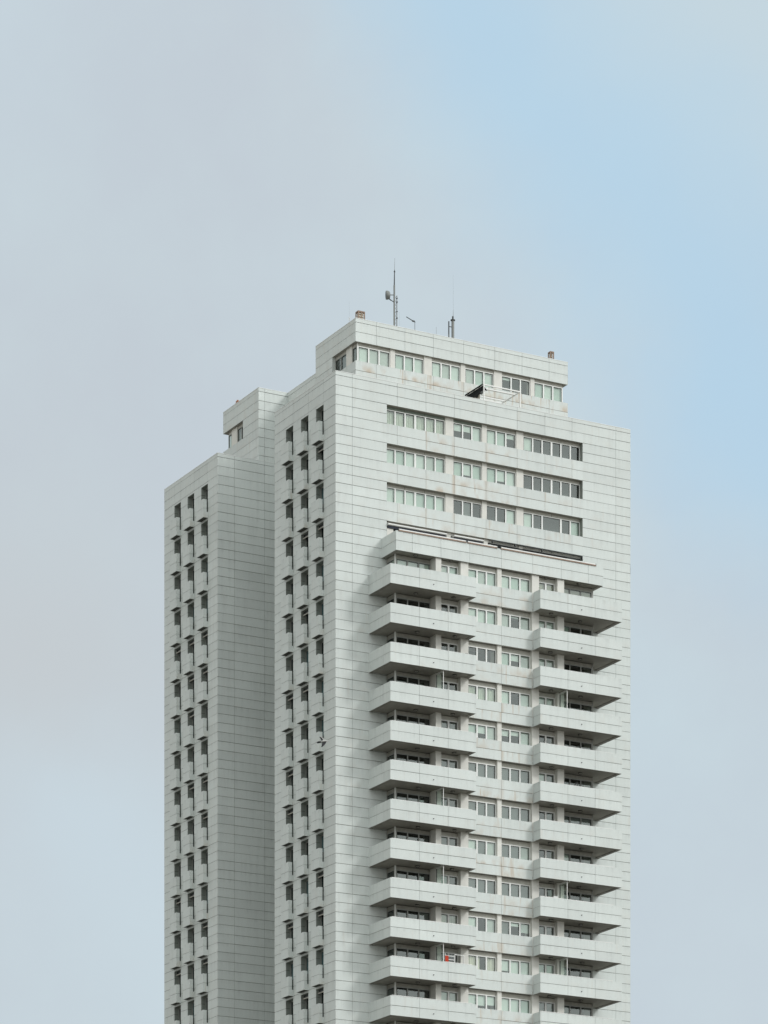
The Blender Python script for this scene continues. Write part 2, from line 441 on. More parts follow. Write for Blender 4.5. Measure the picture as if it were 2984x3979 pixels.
# --- terrace strip with the awnings
mb=MB()
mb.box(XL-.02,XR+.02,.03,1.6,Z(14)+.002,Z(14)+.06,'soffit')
mb.box(XR+.002,XR+.05,.03,1.5,Z(18),Z(14),'reveal'); mb.box(XL-.05,XL-.002,.03,1.5,Z(18),Z(14),'reveal')
mb.box(XL,XR,1.5,1.55,Z(18),Z(14),'inside')
mb.box(XL,5.05,-.02,.25,Z(18),Z(14.78),'pier')
mb.box(XL,5.7,.3,.34,Z(14.8),Z(14.5),'frame_dark')
for x in (9.95,13.3,16.5): mb.box(x,x+.35,.22,.5,Z(17.7),Z(14),'pier')
mb.build('terrace_recess',tower)
for u0,u1,c in [(XL,9.95,['D']*5),(10.3,13.3,['D']*3),(13.65,16.5,['S','D','D']),(16.85,22.28,['D']*5)]:
    window('terrace_window',PL('Y-',.33),u0,u1,14,17.7,c,hd=.22,mat_h='pier',mat_f='frame_grey',mull=.07,fr=.05)

# ------------------------------------------------------------ balconies
def parapet(mb,P,u0,u1,n0,n1,uj,d0=0.,d1=0.,st=.15,jm='joint'):
    panels(mb,P,u0,u1,n0,n1,uj,back=False,stain=lambda u,n:st*random.uniform(0,1.3))
    pbox(mb,P,u0+d0,u1-d1,JD,JD+.012,Z(n1),Z(n0)-.004,jm)
    pbox(mb,P,u0+d0+.0,u1-d1,JD+.013,JD+.13,Z(n1)+.01,Z(n0)-.002,'cap')
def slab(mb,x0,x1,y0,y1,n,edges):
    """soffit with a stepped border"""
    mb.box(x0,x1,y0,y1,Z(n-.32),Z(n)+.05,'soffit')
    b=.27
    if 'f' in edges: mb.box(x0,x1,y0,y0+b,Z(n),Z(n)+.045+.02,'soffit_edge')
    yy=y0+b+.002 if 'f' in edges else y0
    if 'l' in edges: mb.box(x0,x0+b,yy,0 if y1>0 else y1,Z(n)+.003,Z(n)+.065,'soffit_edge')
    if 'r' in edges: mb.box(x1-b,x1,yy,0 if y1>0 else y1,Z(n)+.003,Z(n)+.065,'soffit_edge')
# the broad first parapet under the terrace
mb=MB()
parapet(mb,PL('Y-',-P1),3.996,22.756,16,18,[5.427,7.956,10.53,13.383,16.226,18.838,21.349],.03,.03)
parapet(mb,PL('X-',3.996),-P1+.03,-.001,16,18,[],0,0)
parapet(mb,PL('X+',22.756),-P1+.03,-.001,16,18,[],0,0)
slab(mb,4.04,22.71,-P1+.045,-.002,18,'flr'); mb.box(XL,XR,-.002,1.5,Z(17.68),Z(18)+.05,'soffit')
mb.build('balcony',tower)
LB=(2.897,10.465,[5.436,7.973]); RB=(16.257,23.796,[18.782,21.299])
def lamp(x,y,n):
    m=MB(); seg=12
    prof=[(.0,.0),(.17,.0),(.18,.04),(.165,.06)]
    prof2=[(.15,.06),(.13,.11),(.08,.145),(0,.155)]
    for pr,mt in ((prof,'lamp'),(prof2,'lamp_glass')):
        for (r0,h0),(r1,h1) in zip(pr,pr[1:]):
            for k in range(seg):
                a=2*math.pi*k/seg; b=2*math.pi*(k+1)/seg
                m.face([(r0*math.cos(a),r0*math.sin(a),-h0),(r0*math.cos(b),r0*math.sin(b),-h0),(r1*math.cos(b),r1*math.sin(b),-h1),(r1*math.cos(a),r1*math.sin(a),-h1)],mt)
    for k in range(3):
        a=math.pi*k/3
        m.tube([(.16*math.cos(a),.16*math.sin(a),-.07),(.11*math.cos(a),.11*math.sin(a),-.14),(0,0,-.165),(-.11*math.cos(a),-.11*math.sin(a),-.14),(-.16*math.cos(a),-.16*math.sin(a),-.07)],.012,'lamp',5)
    return m.build('ceiling_lamp',tower,(x,y,Z(n)+.045))
lamp_proto=None
def put_lamp(x,y,n):
    global lamp_proto
    if lamp_proto is None: lamp_proto=lamp(x,y,n); return
    o=lamp_proto.copy(); col.objects.link(o); o.parent=tower; o.location=(x+random.uniform(-.12,.12),y+random.uniform(-.1,.1),Z(n)+.045)
put_lamp(6.0,-1.86,18); put_lamp(9.0,-2.0,18); put_lamp(17.8,-2.0,18); put_lamp(20.8,-1.86,18)
for k in range(1,ROWS+2):
    n=16+4*k
    for side,(x0,x1,uj) in (('L',LB),('R',RB)):
        mb=MB()
        parapet(mb,PL('Y-',-P2),x0,x1,n,n+2,uj,.03,.03,.14)
        parapet(mb,PL('X-',x0),-P2+.03,(-.001 if side=='L' else -P1),n,n+2,[-2.346] if side=='L' else [],0,0,.06)
        parapet(mb,PL('X+',x1),-P2+.03,(-.001 if side=='R' else -P1),n,n+2,[],0,0,.06)
        if side=='L': slab(mb,x0+.045,x1-.045,-P2+.045,-.002,n+2,'fl'); mb.box(x1-.3,x1-.046,-P2+.32,-P1,Z(n+2)+.001,Z(n+2)+.063,'soffit_edge')
        else:
            slab(mb,x0+.045,x1-.045,-P2+.045,-.002,n+2,'fr'); mb.box(x0+.046,x0+.3,-P2+.32,-P1,Z(n+2)+.001,Z(n+2)+.063,'soffit_edge')
        bo=mb.build('balcony',tower)
        r=MB()
        a,b=(x0+.35,x1-.12) if side=='L' else (x0+.25,x1-.55)
        r.box(a,b,-P2+.40,-P2+.45,Z(n)+.105,Z(n)+.145,'white')
        for q in range(6):
            xx=a+(b-a)*(q+.5)/6
            r.box(xx-.02,xx+.02,-P2+.405,-P2+.445,Z(n)-.9,Z(n)+.105,'metal')
        r.build('handrail',bo)
        sx=6.675 if side=='L' else 20.035
        sp=MB(); zz=Z(n+1.43)
        sp.tube([(sx,-P2+.1,zz),(sx,-P2-.07,zz-.01)],.035,'darkmetal',8); sp.build('drain_spout',bo)
        if k>=1:
            if side=='L': put_lamp(5.98,-2.1,n+2); put_lamp(9.0,-2.52,n+2)
            else: put_lamp(17.8,-2.55,n+2); put_lamp(20.8,-2.1,n+2)
    mb=MB()
    sm=random.choice([.2,.5,.7,.9])
    parapet(mb,PL('Y-',-P1),10.47,16.225,n,n+2,[13.383],0,0,sm,'joint_rust')
    mb.box(10.47,16.225,-P1+.16,.35,Z(n+1.7),Z(n+2)+.03,'soffit')
    mb.box(10.47,16.225,-P1+.045,-P1+.16,Z(n+2)+.012,Z(n+2)+.05,'soffit_edge')
    mb.build('spandrel',tower)
# room walls behind, floor plates and dark interior
mb=MB()
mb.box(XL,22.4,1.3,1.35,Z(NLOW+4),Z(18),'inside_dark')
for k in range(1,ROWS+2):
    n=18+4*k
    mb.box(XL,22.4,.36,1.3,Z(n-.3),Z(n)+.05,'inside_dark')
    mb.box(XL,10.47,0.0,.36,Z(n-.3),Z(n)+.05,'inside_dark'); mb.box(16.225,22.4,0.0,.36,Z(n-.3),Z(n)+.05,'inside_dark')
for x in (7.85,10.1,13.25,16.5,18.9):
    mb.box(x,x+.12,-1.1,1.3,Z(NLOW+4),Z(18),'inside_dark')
mb.build('interior',tower)
for (a,b) in [(7.597,8.091),(9.819,10.513),(13.117,13.502),(16.274,16.912),(18.603,19.22)]:
    mb=MB(); mb.box(a,b,-2.19,-1.1,Z(NLOW+4),Z(18)+.04,'pier'); mb.build('pier',tower)
mb=MB(); mb.box(22.4,22.75,-.0,-.02,Z(NLOW+4),Z(18),'frame_grey')

rowsM=[ # midL, midR, doorL, doorR, bayL, bayR
 (['G','G','G'],[h(.82),'G','G'],['G','G'],['B','B'],['G','G','G'],['B','B','B']),
 (['G','G','G'],['G',h(.08),'G'],['D','D'],[h(.9),h(.9)],['D','D','D'],['G','D','D']),
 (['D','D','D'],['G',h(.38),'G'],['D','D'],['G','G'],['D','D','D'],['D','D','D']),
 (['C','C','C'],['G','D','G'],['D','D'],['G','G'],['D','D','D'],['D','D','D']),
 (['G',h(.45),'G'],[h(.35),h(.25),'G'],['S','S'],['D','D'],['D','D','D'],['D','D','D']),
 (['S','S','S'],['S','S','S'],['S','S'],['G','S'],['D','D','D'],['D','D','D']),
 (['S','S','S'],['S','S','S'],['S','S'],['D','S'],['D','D','D'],['S','S','S']),
 (['G','S','G'],['S','S','G'],['S','S'],['D','D'],['D','D','D'],['G','D','D']),
 (['S','S','S'],['S','S','S'],['G','S'],['D','D'],['D','D','D'],['D','D','D']),
 (['G','D','G'],['S',h(.2),h(.55)],['C','C'],['S','S'],['D','D','S'],['D','D','D']),
 (['V','v','V'],[h(.66),'G','G'],['D','D'],['G',h(.5)],['D','D','D'],['D','D','D']),
 ([h(.62),h(.62),h(.55)],['G',h(.85),'G'],['G','G'],['S','S'],['D','D','D'],['S','D','D']),
 (['S','G','G'],['G','S','G'],['S','G'],['D','D'],['D','D','D'],['D','D','D'])]
for k in range(ROWS):
    n=18+4*k; mL,mR,dL,dR,bL,bR=rowsM[k]
    window('ribbon_window',PL('Y-',-1.95),10.515,13.115,n,n+2.25,mL,hd=.44,mull=.13,fr=.07)
    window('ribbon_window',PL('Y-',-1.85),13.504,16.272,n,n+2.25,mR,hd=.46,mull=.13,fr=.07)
    window('balcony_door',PL('Y-',-1.75),8.093,9.817,n,n+3.7,dL,hd=.42,mull=.16,fr=.09)
    window('balcony_door',PL('Y-',-1.75),16.914,18.601,n,n+3.7,dR,hd=.42,mull=.16,fr=.09)
    dark='frame_dark'
    window('bay_window',PL('Y-',-1.30),4.55,7.595,n,n+3.7,bL,hd=.37,mat_h='bay_header',mat_f='frame_grey',mull=.09,fr=.07)
    window('bay_window',PL('Y-',-1.30),19.222,22.34,n,n+3.7,bR,hd=.37,mat_h='bay_header',mat_f='frame_grey',mull=.09,fr=.07)
    window('bay_window',PL('X-',XL+.03),-1.23,-.01,n,n+3.7,[bL[0]],hd=.37,mat_h='bay_header',mat_f='frame_grey',mull=.09,fr=.07)
    mb=MB(); mb.box(XL-.02,4.549,-1.36,-1.235,Z(n+3.7),Z(n)+.04,'frame'); mb.build('corner_post',tower)
    mb=MB(); mb.box(22.341,22.42,-1.36,-1.24,Z(n+3.7),Z(n)+.04,'frame_grey'); mb.box(22.36,22.40,-1.239,-.002,Z(n+3.7),Z(n)+.04,'pier'); mb.build('corner_post',tower)

# glass side screens on some balconies
def screen(x,k,side):
    n=18+4*(k-1)
    m=MB(); m.box(x-.022,x+.022,-3.29,-3.24,Z(n+3.65),Z(n)+.04,'white')
    m.box(x-.025,x+.025,-3.24,-2.20,Z(n+.12),Z(n)+.04,'white'); m.box(x-.025,x+.025,-2.24,-2.195,Z(n+3.65),Z(n+.12),'frame_dark')
    o=m.build('side_screen',tower)
    g=MB(); g.face([(x,-3.24,Z(n+3.65)),(x,-2.24,Z(n+3.65)),(x,-2.24,Z(n+.12)),(x,-3.24,Z(n+.12))],'screen'); g.build('glass',o)
for k in (4,7,9,11): screen(7.66,k,'L')
for k in (4,9,11): screen(18.83,k,'R')

# ------------------------------------------------------------ side windows with their boxes (one of each, then copies)
W=1.263
def side_proto(deep,k0=0,blind=0):
    y0,y1=side_cols[0]
    m=MB(); hz=lambda n:-H*(n-4)      # local heights, origin at course 4 of its storey
    D=.46
    # lining of the recess: far cheek, near cheek, soffit, floor
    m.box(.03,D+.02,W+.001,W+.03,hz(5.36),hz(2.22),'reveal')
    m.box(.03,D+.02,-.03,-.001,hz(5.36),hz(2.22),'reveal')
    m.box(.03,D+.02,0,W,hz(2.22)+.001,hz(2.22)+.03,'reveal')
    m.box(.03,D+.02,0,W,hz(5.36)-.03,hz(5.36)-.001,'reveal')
    m.box(.02,D-.1,W-.003,W+.0008,hz(3)-.014,hz(3)+.014,'joint')
    m.box(.02,D-.1,W-.003,W+.0008,hz(4)-.014,hz(4)+.014,'joint')
    # dim room
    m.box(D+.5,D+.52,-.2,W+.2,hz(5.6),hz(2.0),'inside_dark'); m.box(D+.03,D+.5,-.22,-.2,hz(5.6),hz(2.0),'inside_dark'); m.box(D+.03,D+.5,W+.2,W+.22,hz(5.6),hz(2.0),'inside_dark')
    if deep: m.box(D-.2,D,.02,W-.02,hz(2.55),hz(2.23),'frame_dark'); m.tube([(D-.27,.05,hz(2.62)),(D-.27,W-.05,hz(2.62))],.05,'header',8)
    w=m.build('side_window',tower,(0,y0,Z(4+4*k0)))
    f=MB()
    for (a,b,c,d) in [(0,W,2.22,2.34),(0,W,5.24,5.36),(0,.07,2.34,5.24),(W-.07,W,2.34,5.24),(W/2-.05,W/2+.05,2.34,5.24)]:
        f.box(D-.03,D+.03,a+.002,b-.002,hz(d),hz(c),'frame_grey')
    f.build('frame',w)
    g=MB(); g.face([(D,.07,hz(5.24)),(D,W-.07,hz(5.24)),(D,W-.07,hz(2.34)),(D,.07,hz(2.34))],'glass_dark'); g.build('glass',w)
    if blind:
        b=MB(); b.box(D+.06,D+.07,.07,W-.07,hz(2.34+2.9*blind),hz(2.34),'blind'); b.build('blind',w)
    return w
def box_proto():
    m=MB(); q=.43; a,b=-.04,W+.0; hz=lambda n:-H*(n-4)
    # local panels of the projecting box: two courses, joint between
    for (n0,n1) in ((4.0,4.985),(5.015,6.0)):
        br=random.gauss(1,.01)
        m.box(-q,-q+.04,a,b,hz(n1),hz(n0),'panel',(br,.1))
        lim=-.11 if n0<5 else -.0
        if n0<5:
            m.box(-q+.04,-.11,a,a+.04,hz(n1),hz(n0),'panel',(br*1.0,.15)); m.box(-q+.04,-.11,b-.04,b,hz(n1),hz(n0),'panel',(br,.1))
        else:
            m.box(-q+.04,-.11,a,a+.04,hz(5.36),hz(n0),'panel',(br,.3)); m.box(-q+.04,-.11,b-.04,b,hz(5.36),hz(n0),'panel',(br,.1))
            m.box(-q+.04,-.001,a,a+.04,hz(n1),hz(5.361),'panel',(br,.5)); m.box(-q+.04,-.001,b-.04,b,hz(n1),hz(5.361),'panel',(br,.1))
    m.box(-q+.03,-q+.045,a+.01,b-.01,hz(5.03),hz(4.97),'joint')
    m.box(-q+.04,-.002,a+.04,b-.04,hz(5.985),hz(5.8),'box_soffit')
    m.box(-q+.042,-q+.1,a+.042,b-.042,hz(5.8),hz(4.0)-.01,'cap')
    return m.build('window_box',tower,(0,side_cols[0][0],Z(4)))
sp=[side_proto(False),side_proto(True,1),side_proto(False,2,.55)]; bx=[box_proto()]
for j,(y0,y1) in enumerate(side_cols):
    for k in range(SROWS):
        if not (j==0 and k in (0,1,2)):
            src=random.choices(sp,[.5,.25,.25])[0] if k>1 else sp[0]
            o=src.copy(); col.objects.link(o); o.parent=tower; o.location=(0,y0,Z(4+4*k))
            for ch in src.children:
                c=ch.copy(); col.objects.link(c); c.parent=o
        if not (j==0 and k==0):
            o=bx[0].copy(); col.objects.link(o); o.parent=tower; o.location=(0,y0,Z(4+4*k))

# ------------------------------------------------------------ rooftop storeys
def penthouse(front):
    s=1 if front else -1
    y=(lambda v:v) if front else (lambda v:YB+YC-v)          # mirrored plan
    FY=PL('Y-',3.74) if front else PL('Y+',y(3.74))
    vj=[5.617,8.161,10.729,13.496,16.355,18.893,21.434]
    XA,XB=3.75,23.05 if not front else 23.2
    mb=MB()
    panels(mb,FY,XA,XB,-8.4,-6,vj,stain=lambda u,n:.1)
    panels(mb,FY,XA,XB,-4,0,vj,stain=lambda u,n:1.1,jm='joint_rust')
    ya,yb,yo=y(3.74),y(10.5) if front else YC,y(7.66) if front else 23.55
    lo,hi=min(ya,yb),max(ya,yb)
    hole=(min(ya,yo),max(ya,yo),-6,-4)
    panels(mb,PL('X-',XA),lo,hi,-8.4,0,[],holes=[hole],stain=lambda u,n:.25)
    panels(mb,PL('X+',XB),lo,hi,-8.4,0,[],holes=[hole])
    if front: panels(mb,PL('Y+',10.5),XA,6.43,-8.4,-.0,[]); panels(mb,PL('Y+',10.5),20.37,XB,-8.4,-.0,[])
    mb.build('rooftop_wall',tower)
    # soffits and sills of the window band, window core
    mb=MB()
    q=.32
    mb.box(XA+.03,XB-.03,lo+.03,hi-.03,Z(-6)+.002,Z(-6)+.08,'soffit')
    mb.box(XA+.03,XB-.03,lo+.03,hi-.03,Z(-4)-.08,Z(-4)-.002,'soffit')
    mb.box(XA+1.3,XB-1.3,lo+1.3,hi-1.3,Z(-4),Z(-6),'inside')
    # cheek where the open band stops
    if front: mb.box(XA+.03,XA+.40,7.662,7.72,Z(-4),Z(-6),'panel',(1,.2))
    mb.build('rooftop_recess',tower)
    mb=MB()
    mb.box(XA+.03,XB-.03,lo+.03,hi-.03,Z(-8.15)-.15,Z(-8.15),'roof')
    e=.015
    for (a,b,c,d) in [(XA-e,XB+e,lo-e,lo+.22),(XA-e,XB+e,hi-.22,hi+e),(XA-e,XA+.22,lo+.22,hi-.22),(XB-.22,XB+e,lo+.22,hi-.22)]:
        mb.box(a,b,c,d,Z(-8.4)-.002,Z(-8.4)+.028,'cap')
    return mb.build('roof',tower)
roofF=penthouse(True); roofR=penthouse(False)
PW=[(4.10,6.95,['G','G','G']),(7.36,10.0,['G','G','G']),(10.70,13.34,['G','G','G']),(13.76,16.40,['G','G','G']),(17.14,19.80,[h(.15),'D','D']),(20.17,22.85,['G','G','G'])]
for (a,b,c) in PW: window('rooftop_window',PL('Y-',4.06),a,b,-6,-4,c,hd=.30,mull=.12)
for (a,b) in [(6.952,7.358),(10.002,10.698),(13.342,13.758),(16.402,17.138),(19.802,20.168)]:
    m=MB(); m.box(a,b,3.93,4.5,Z(-4),Z(-6),'pier'); m.build('pier',tower)
m=MB(); m.box(4.04,4.099,4.0,4.06,Z(-4),Z(-6),'frame'); m.build('corner_post',tower)
window('rooftop_window',PL('X-',4.07),4.07,4.80,-6,-4,['S'],hd=.30,mat_f='frame_grey',mull=.08)
m=MB(); m.box(3.97,4.5,4.80,5.72,Z(-4),Z(-6),'pier'); m.build('pier',tower)
window('rooftop_window',PL('X-',4.07),5.72,7.66,-6,-4,['S','D'],hd=.30,mat_f='frame_grey',mull=.08)
window('rooftop_window',PL('X-',4.07),23.56,25.1,-6,-4,['D','D'],hd=.30,mat_f='frame_grey',mull=.08)
m=MB(); m.box(3.97,4.5,25.1,26.1,Z(-4),Z(-6),'pier'); m.build('pier',tower)
window('rooftop_window',PL('X-',4.07),26.1,26.8,-6,-4,['G'],hd=.30,mat_f='frame_grey',mull=.08)
window('rooftop_window',PL('X+',22.88),4.1,7.6,-6,-4,['G','G','G'],hd=.3)
# louvred brown cowls on the roof edges
def cowl(x,y,zb,zt,wx,wy,parent):
    m=MB()
    m.box(x,x+wx,y,y+wy,zt-.09,zt,'rust')
    for (a,b) in [(x,y),(x+wx-.07,y),(x,y+wy-.07),(x+wx-.07,y+wy-.07)]: m.box(a,a+.07,b,b+.07,zb,zt-.09,'rust')
    m.box(x+.1,x+wx-.1,y+.1,y+wy-.1,zb,zt-.1,'louvre')
    k=5
    for i in range(k):
        z=zb+(zt-.12-zb)*(i+.5)/k
        m.hexa([(x+.03,y+.02,z-.03),(x+wx-.03,y+.02,z-.03),(x+wx-.03,y+.07,z+.02),(x+.03,y+.07,z+.02),(x+.03,y+.02,z-.01),(x+wx-.03,y+.02,z-.01),(x+wx-.03,y+.07,z+.04),(x+.03,y+.07,z+.04)],'louvre')
        m.box(x+.01,x+.03,y+.08,y+wy-.08,z-.02,z+.03,'louvre')
    m.box(x+wx/2-.02,x+wx/2+.02,y-.002,y+.02,zb,zt-.09,'rust')
    return m.build('chimney',parent)
cowl(4.30,4.35,Z(-8.15),Z(-9.62),.62,.46,roofF)
cowl(21.98,4.45,Z(-8.15),Z(-9.66),.36,.40,roofF)
m=MB()
for (dy,hh) in ((0,.30),(.12,.40),(.30,.36),(.42,.22)): m.box(3.95,4.10,24.9+dy,24.98+dy,Z(-8.15),Z(-8.42)+hh,'terracotta')
m.box(3.93,4.12,24.85,25.42,Z(-8.15),Z(-8.4)+.06,'louvre'); m.build('chimney',roofR)

# ------------------------------------------------------------ antennas
ZR=Z(-8.15)
t=empty('antenna_mast',(8.98,7,ZR),'tall grey lattice mast with a drum dish on its left side, on the rooftop','antenna')
m=MB(); zt=Z(-13.6)-ZR
for (a,b) in ((0,0),(.26,.02),(.12,.22)):
    m.tube([(a,b,0),(a,b,zt)],.038,'metal',6)
for i in range(14):
    z=i*zt/14; z2=(i+1)*zt/14
    m.tube([(0,0,z),(.26,.02,z2)],.010,'metal',4); m.tube([(.26,.02,z),(.12,.22,z2)],.010,'metal',4); m.tube([(.12,.22,z),(0,0,z2)],.010,'metal',4)
m.build('lattice',t)
m=MB(); m.tube([(-.02,-.06,0),(-.02,-.06,Z(-14.6)-ZR)],.07,'metal',8); m.tube([(-.02,-.06,Z(-14.6)-ZR),(0,-.06,Z(-16.1)-ZR)],[.05,.035],'darkmetal',8)
m.tube([(0,-.06,Z(-16.1)-ZR),(.02,-.06,Z(-17.5)-ZR)],[.016,.011],'metal',5); m.build('pole',t)
m=MB(); zz=Z(-16.12)-ZR; m.tube([(-.05,-.06,zz-.05),(.05,-.06,zz-.05)],.05,'darkmetal',8); m.tube([(0,-.06,zz),(0,-.06,zz+.09)],.03,'darkmetal',8); m.build('clamp',t)
m=MB(); zc=Z(-13.5)-ZR; ax=Vector((.93,-.36,.05)).normalized()
c0=Vector((-.52,.10,zc)); m.tube([c0-ax*.16,c0-ax*.15,c0+ax*.02,c0+ax*.16,c0+ax*.20],[.29,.34,.34,.25,.08],'metal',20)
m.tube([c0-ax*.165,c0-ax*.175],[.28,.06],'darkmetal',20)
m.build('dish',t,smooth=False)
m=MB(); m.tube([c0+ax*.18+Vector((0,0,.02)),(-.02,-.06,zc+.05)],.035,'metal',6); m.tube([c0+Vector((0,0,-.2)),(-.02,-.06,zc-.55)],.03,'darkmetal',6); m.tube([c0+Vector((-.1,0,-.15)),(-.3,0,zc-.42)],.03,'darkmetal',6); m.build('bracket',t)
m=MB()
for q,(zq,s_) in enumerate(((-11.2,.05),(-12.9,.06),(-13.3,.04),(-11.9,.035))): m.box(.22,.30,-.05,.07,Z(zq)-ZR-s_,Z(zq)-ZR+s_,'darkmetal')
m.build('junction_box',t)

t=empty('television_antenna',(10.31,6,ZR),'small television antenna on a thin pole, boom pointing up to the left, on the rooftop','antenna')
m=MB(); m.tube([(0,0,0),(0,0,Z(-10.62)-ZR)],.02,'darkmetal',6); m.build('pole',t)
m=MB(); b0=Vector((.02,-.02,Z(-10.58)-ZR)); b1=Vector((-.72,.10,Z(-11.02)-ZR)); m.tube([b0,b1],.026,'darkmetal',6)
for i in range(11):
    p=b0.lerp(b1,i/10); L_=.14-.006*i; m.tube([p-Vector((.36*L_,.93*L_,0)),p+Vector((.36*L_,.93*L_,0))],.012,'darkmetal',4)
p=b0.lerp(b1,.15); m.box(p.x-.14,p.x+.06,p.y-.05,p.y+.05,p.z-.03,p.z+.06,'darkmetal')
m.build('boom',t)

t=empty('twin_pole_antenna',(14.08,6.5,ZR),'short thick twin-pole antenna topped by a long thin whip, mid rooftop','antenna')
m=MB(); zz=Z(-11.9)-ZR; m.tube([(0,0,0),(0,0,zz)],.115,'metal',10); m.tube([(0,0,zz),(0,0,zz+.07)],.19,'darkmetal',10); m.tube([(0,0,zz+.06),(.0,0,Z(-12.35)-ZR)],.07,'darkmetal',8)
m.build('pole',t)
m=MB(); m.tube([(-.36,.02,0),(-.36,.02,Z(-11.75)-ZR)],.05,'darkmetal',8)
for z_ in (.5,.8,1.1,1.5): m.box(-.40,-.32,-.03,.05,z_,z_+.12,'metal')
m.tube([(-.36,.02,Z(-11.2)-ZR),(0,0,Z(-11.2)-ZR)],.03,'darkmetal',6); m.tube([(-.36,.02,.75),(0,0,.75)],.025,'metal',6)
m.build('side_pole',t)
m=MB(); m.tube([(.03,0,Z(-12.3)-ZR),(.04,0,Z(-13.2)-ZR),(.03,0,Z(-16.8)-ZR)],[.022,.007,.003],'metal',6); m.build('whip',t)

def whip(x,y,nt,r,label,knob=0):
    m=MB(); top=Z(nt)-ZR
    m.tube([(0,0,0),(0,0,top)],[r,r*.7],'metal',6)
    if knob: m.tube([(0,0,knob-.25),(0,0,knob)],.03,'white',8); m.tube([(0,0,knob-.45),(0,0,knob-.38)],.04,'darkmetal',8)
    o=m.build('whip_antenna',None,(x,y,ZR)); tag(o,label,'antenna')
whip(12.268,6,-10.55,.016,'short thin bare rod standing on the roof between the two larger antennas')
whip(9.46,7,-11.93,.005,'hair-thin grey rod just right of the tall lattice mast')
whip(3.95,5.18,-10.9,.004,'thin whip with a white base at the left edge of the rooftop storey',knob=.75)

# ------------------------------------------------------------ broken canopy on the roof terrace
t=empty('terrace_canopy',(15.2,2.1,Z(0)),'white metal canopy frame with torn black fabric at its left end, on the roof terrace','canopy')
ox,oy,oz=15.2,2.1,Z(0); zz=Z(-2.5)-oz
m=MB()
x0,x1,y0,y1=13.52-ox,16.92-ox,.62-oy,3.62-oy
m.box(x0,x1,y0,y0+.09,zz-.09,zz,'white'); m.box(x0,x1,y1-.09,y1,zz-.09,zz,'white')
m.box(x0,x0+.07,y0+.09,y1-.09,zz-.085,zz-.005,'white'); m.box(x1-.07,x1,y0+.09,y1-.09,zz-.085,zz-.005,'white')
m.box(x0+.07,x1-.07,1.32-oy,1.46-oy,zz-.10,zz-.01,'white'); m.box(x0+.07,x1-.07,2.92-oy,3.02-oy,zz-.10,zz-.01,'white')
m.build('frame',t)
for (a,b) in ((x0,y0),(x1-.08,y0),(x0,y1-.08),(x1-.08,y1-.08)):
    m=MB(); m.box(a,a+.08,b,b+.08,0,zz-.09,'white'); m.build('post',t)
m=MB(); k=22
for i in range(k):
    ya=y0+.1+(y1-y0-.2)*i/k; yb=y0+.1+(y1-y0-.2)*(i+1)/k
    wa=.22+.30*abs(math.sin(i*1.7))*(.5+.5*math.sin(i*.9)); wb=.22+.30*abs(math.sin((i+1)*1.7))*(.5+.5*math.sin((i+1)*.9))
    m.face([(x0-.08,ya,zz+.02),(x0+wa,ya,zz-.25-.35*wa),(x0+wb,yb,zz-.25-.35*wb),(x0-.08,yb,zz+.02)],'fabric_dark')
    m.face([(x0+.09,ya,zz-.1),(x0+.10,yb,zz-.1),(x0+.10,yb,zz-.62-.1*math.sin(i)),(x0+.09,ya,zz-.62-.1*math.sin(i-1))],'fabric_dark')
m.build('torn_fabric',t)
m=MB()
m.face([(x0+.12,y0+.75,zz-.32),(x0+.16,y1-.1,zz-.35),(x0+.14,y1-.1,zz-1.3),(x0+.18,y0+.95,zz-1.25)],'fabric_beige')
m.face([(x0+.20,y0+1.05,zz-.9),(x0+.34,y0+.7,zz-1.25),(x0+.30,y0+.9,zz-1.6),(x0+.16,y0+1.4,zz-1.5)],'fabric_beige')
m.build('loose_cloth',t)
m=MB(); m.tube([(0,0,0),(0,0,.12),(.0,0,.2)],[.09,.08,.03],'louvre',8)
tag(m.build('roof_vent',None,(11.4,.35,Z(-.4)+.03)),'small grey-brown roof vent on the front roof edge, left of the canopy','vent')

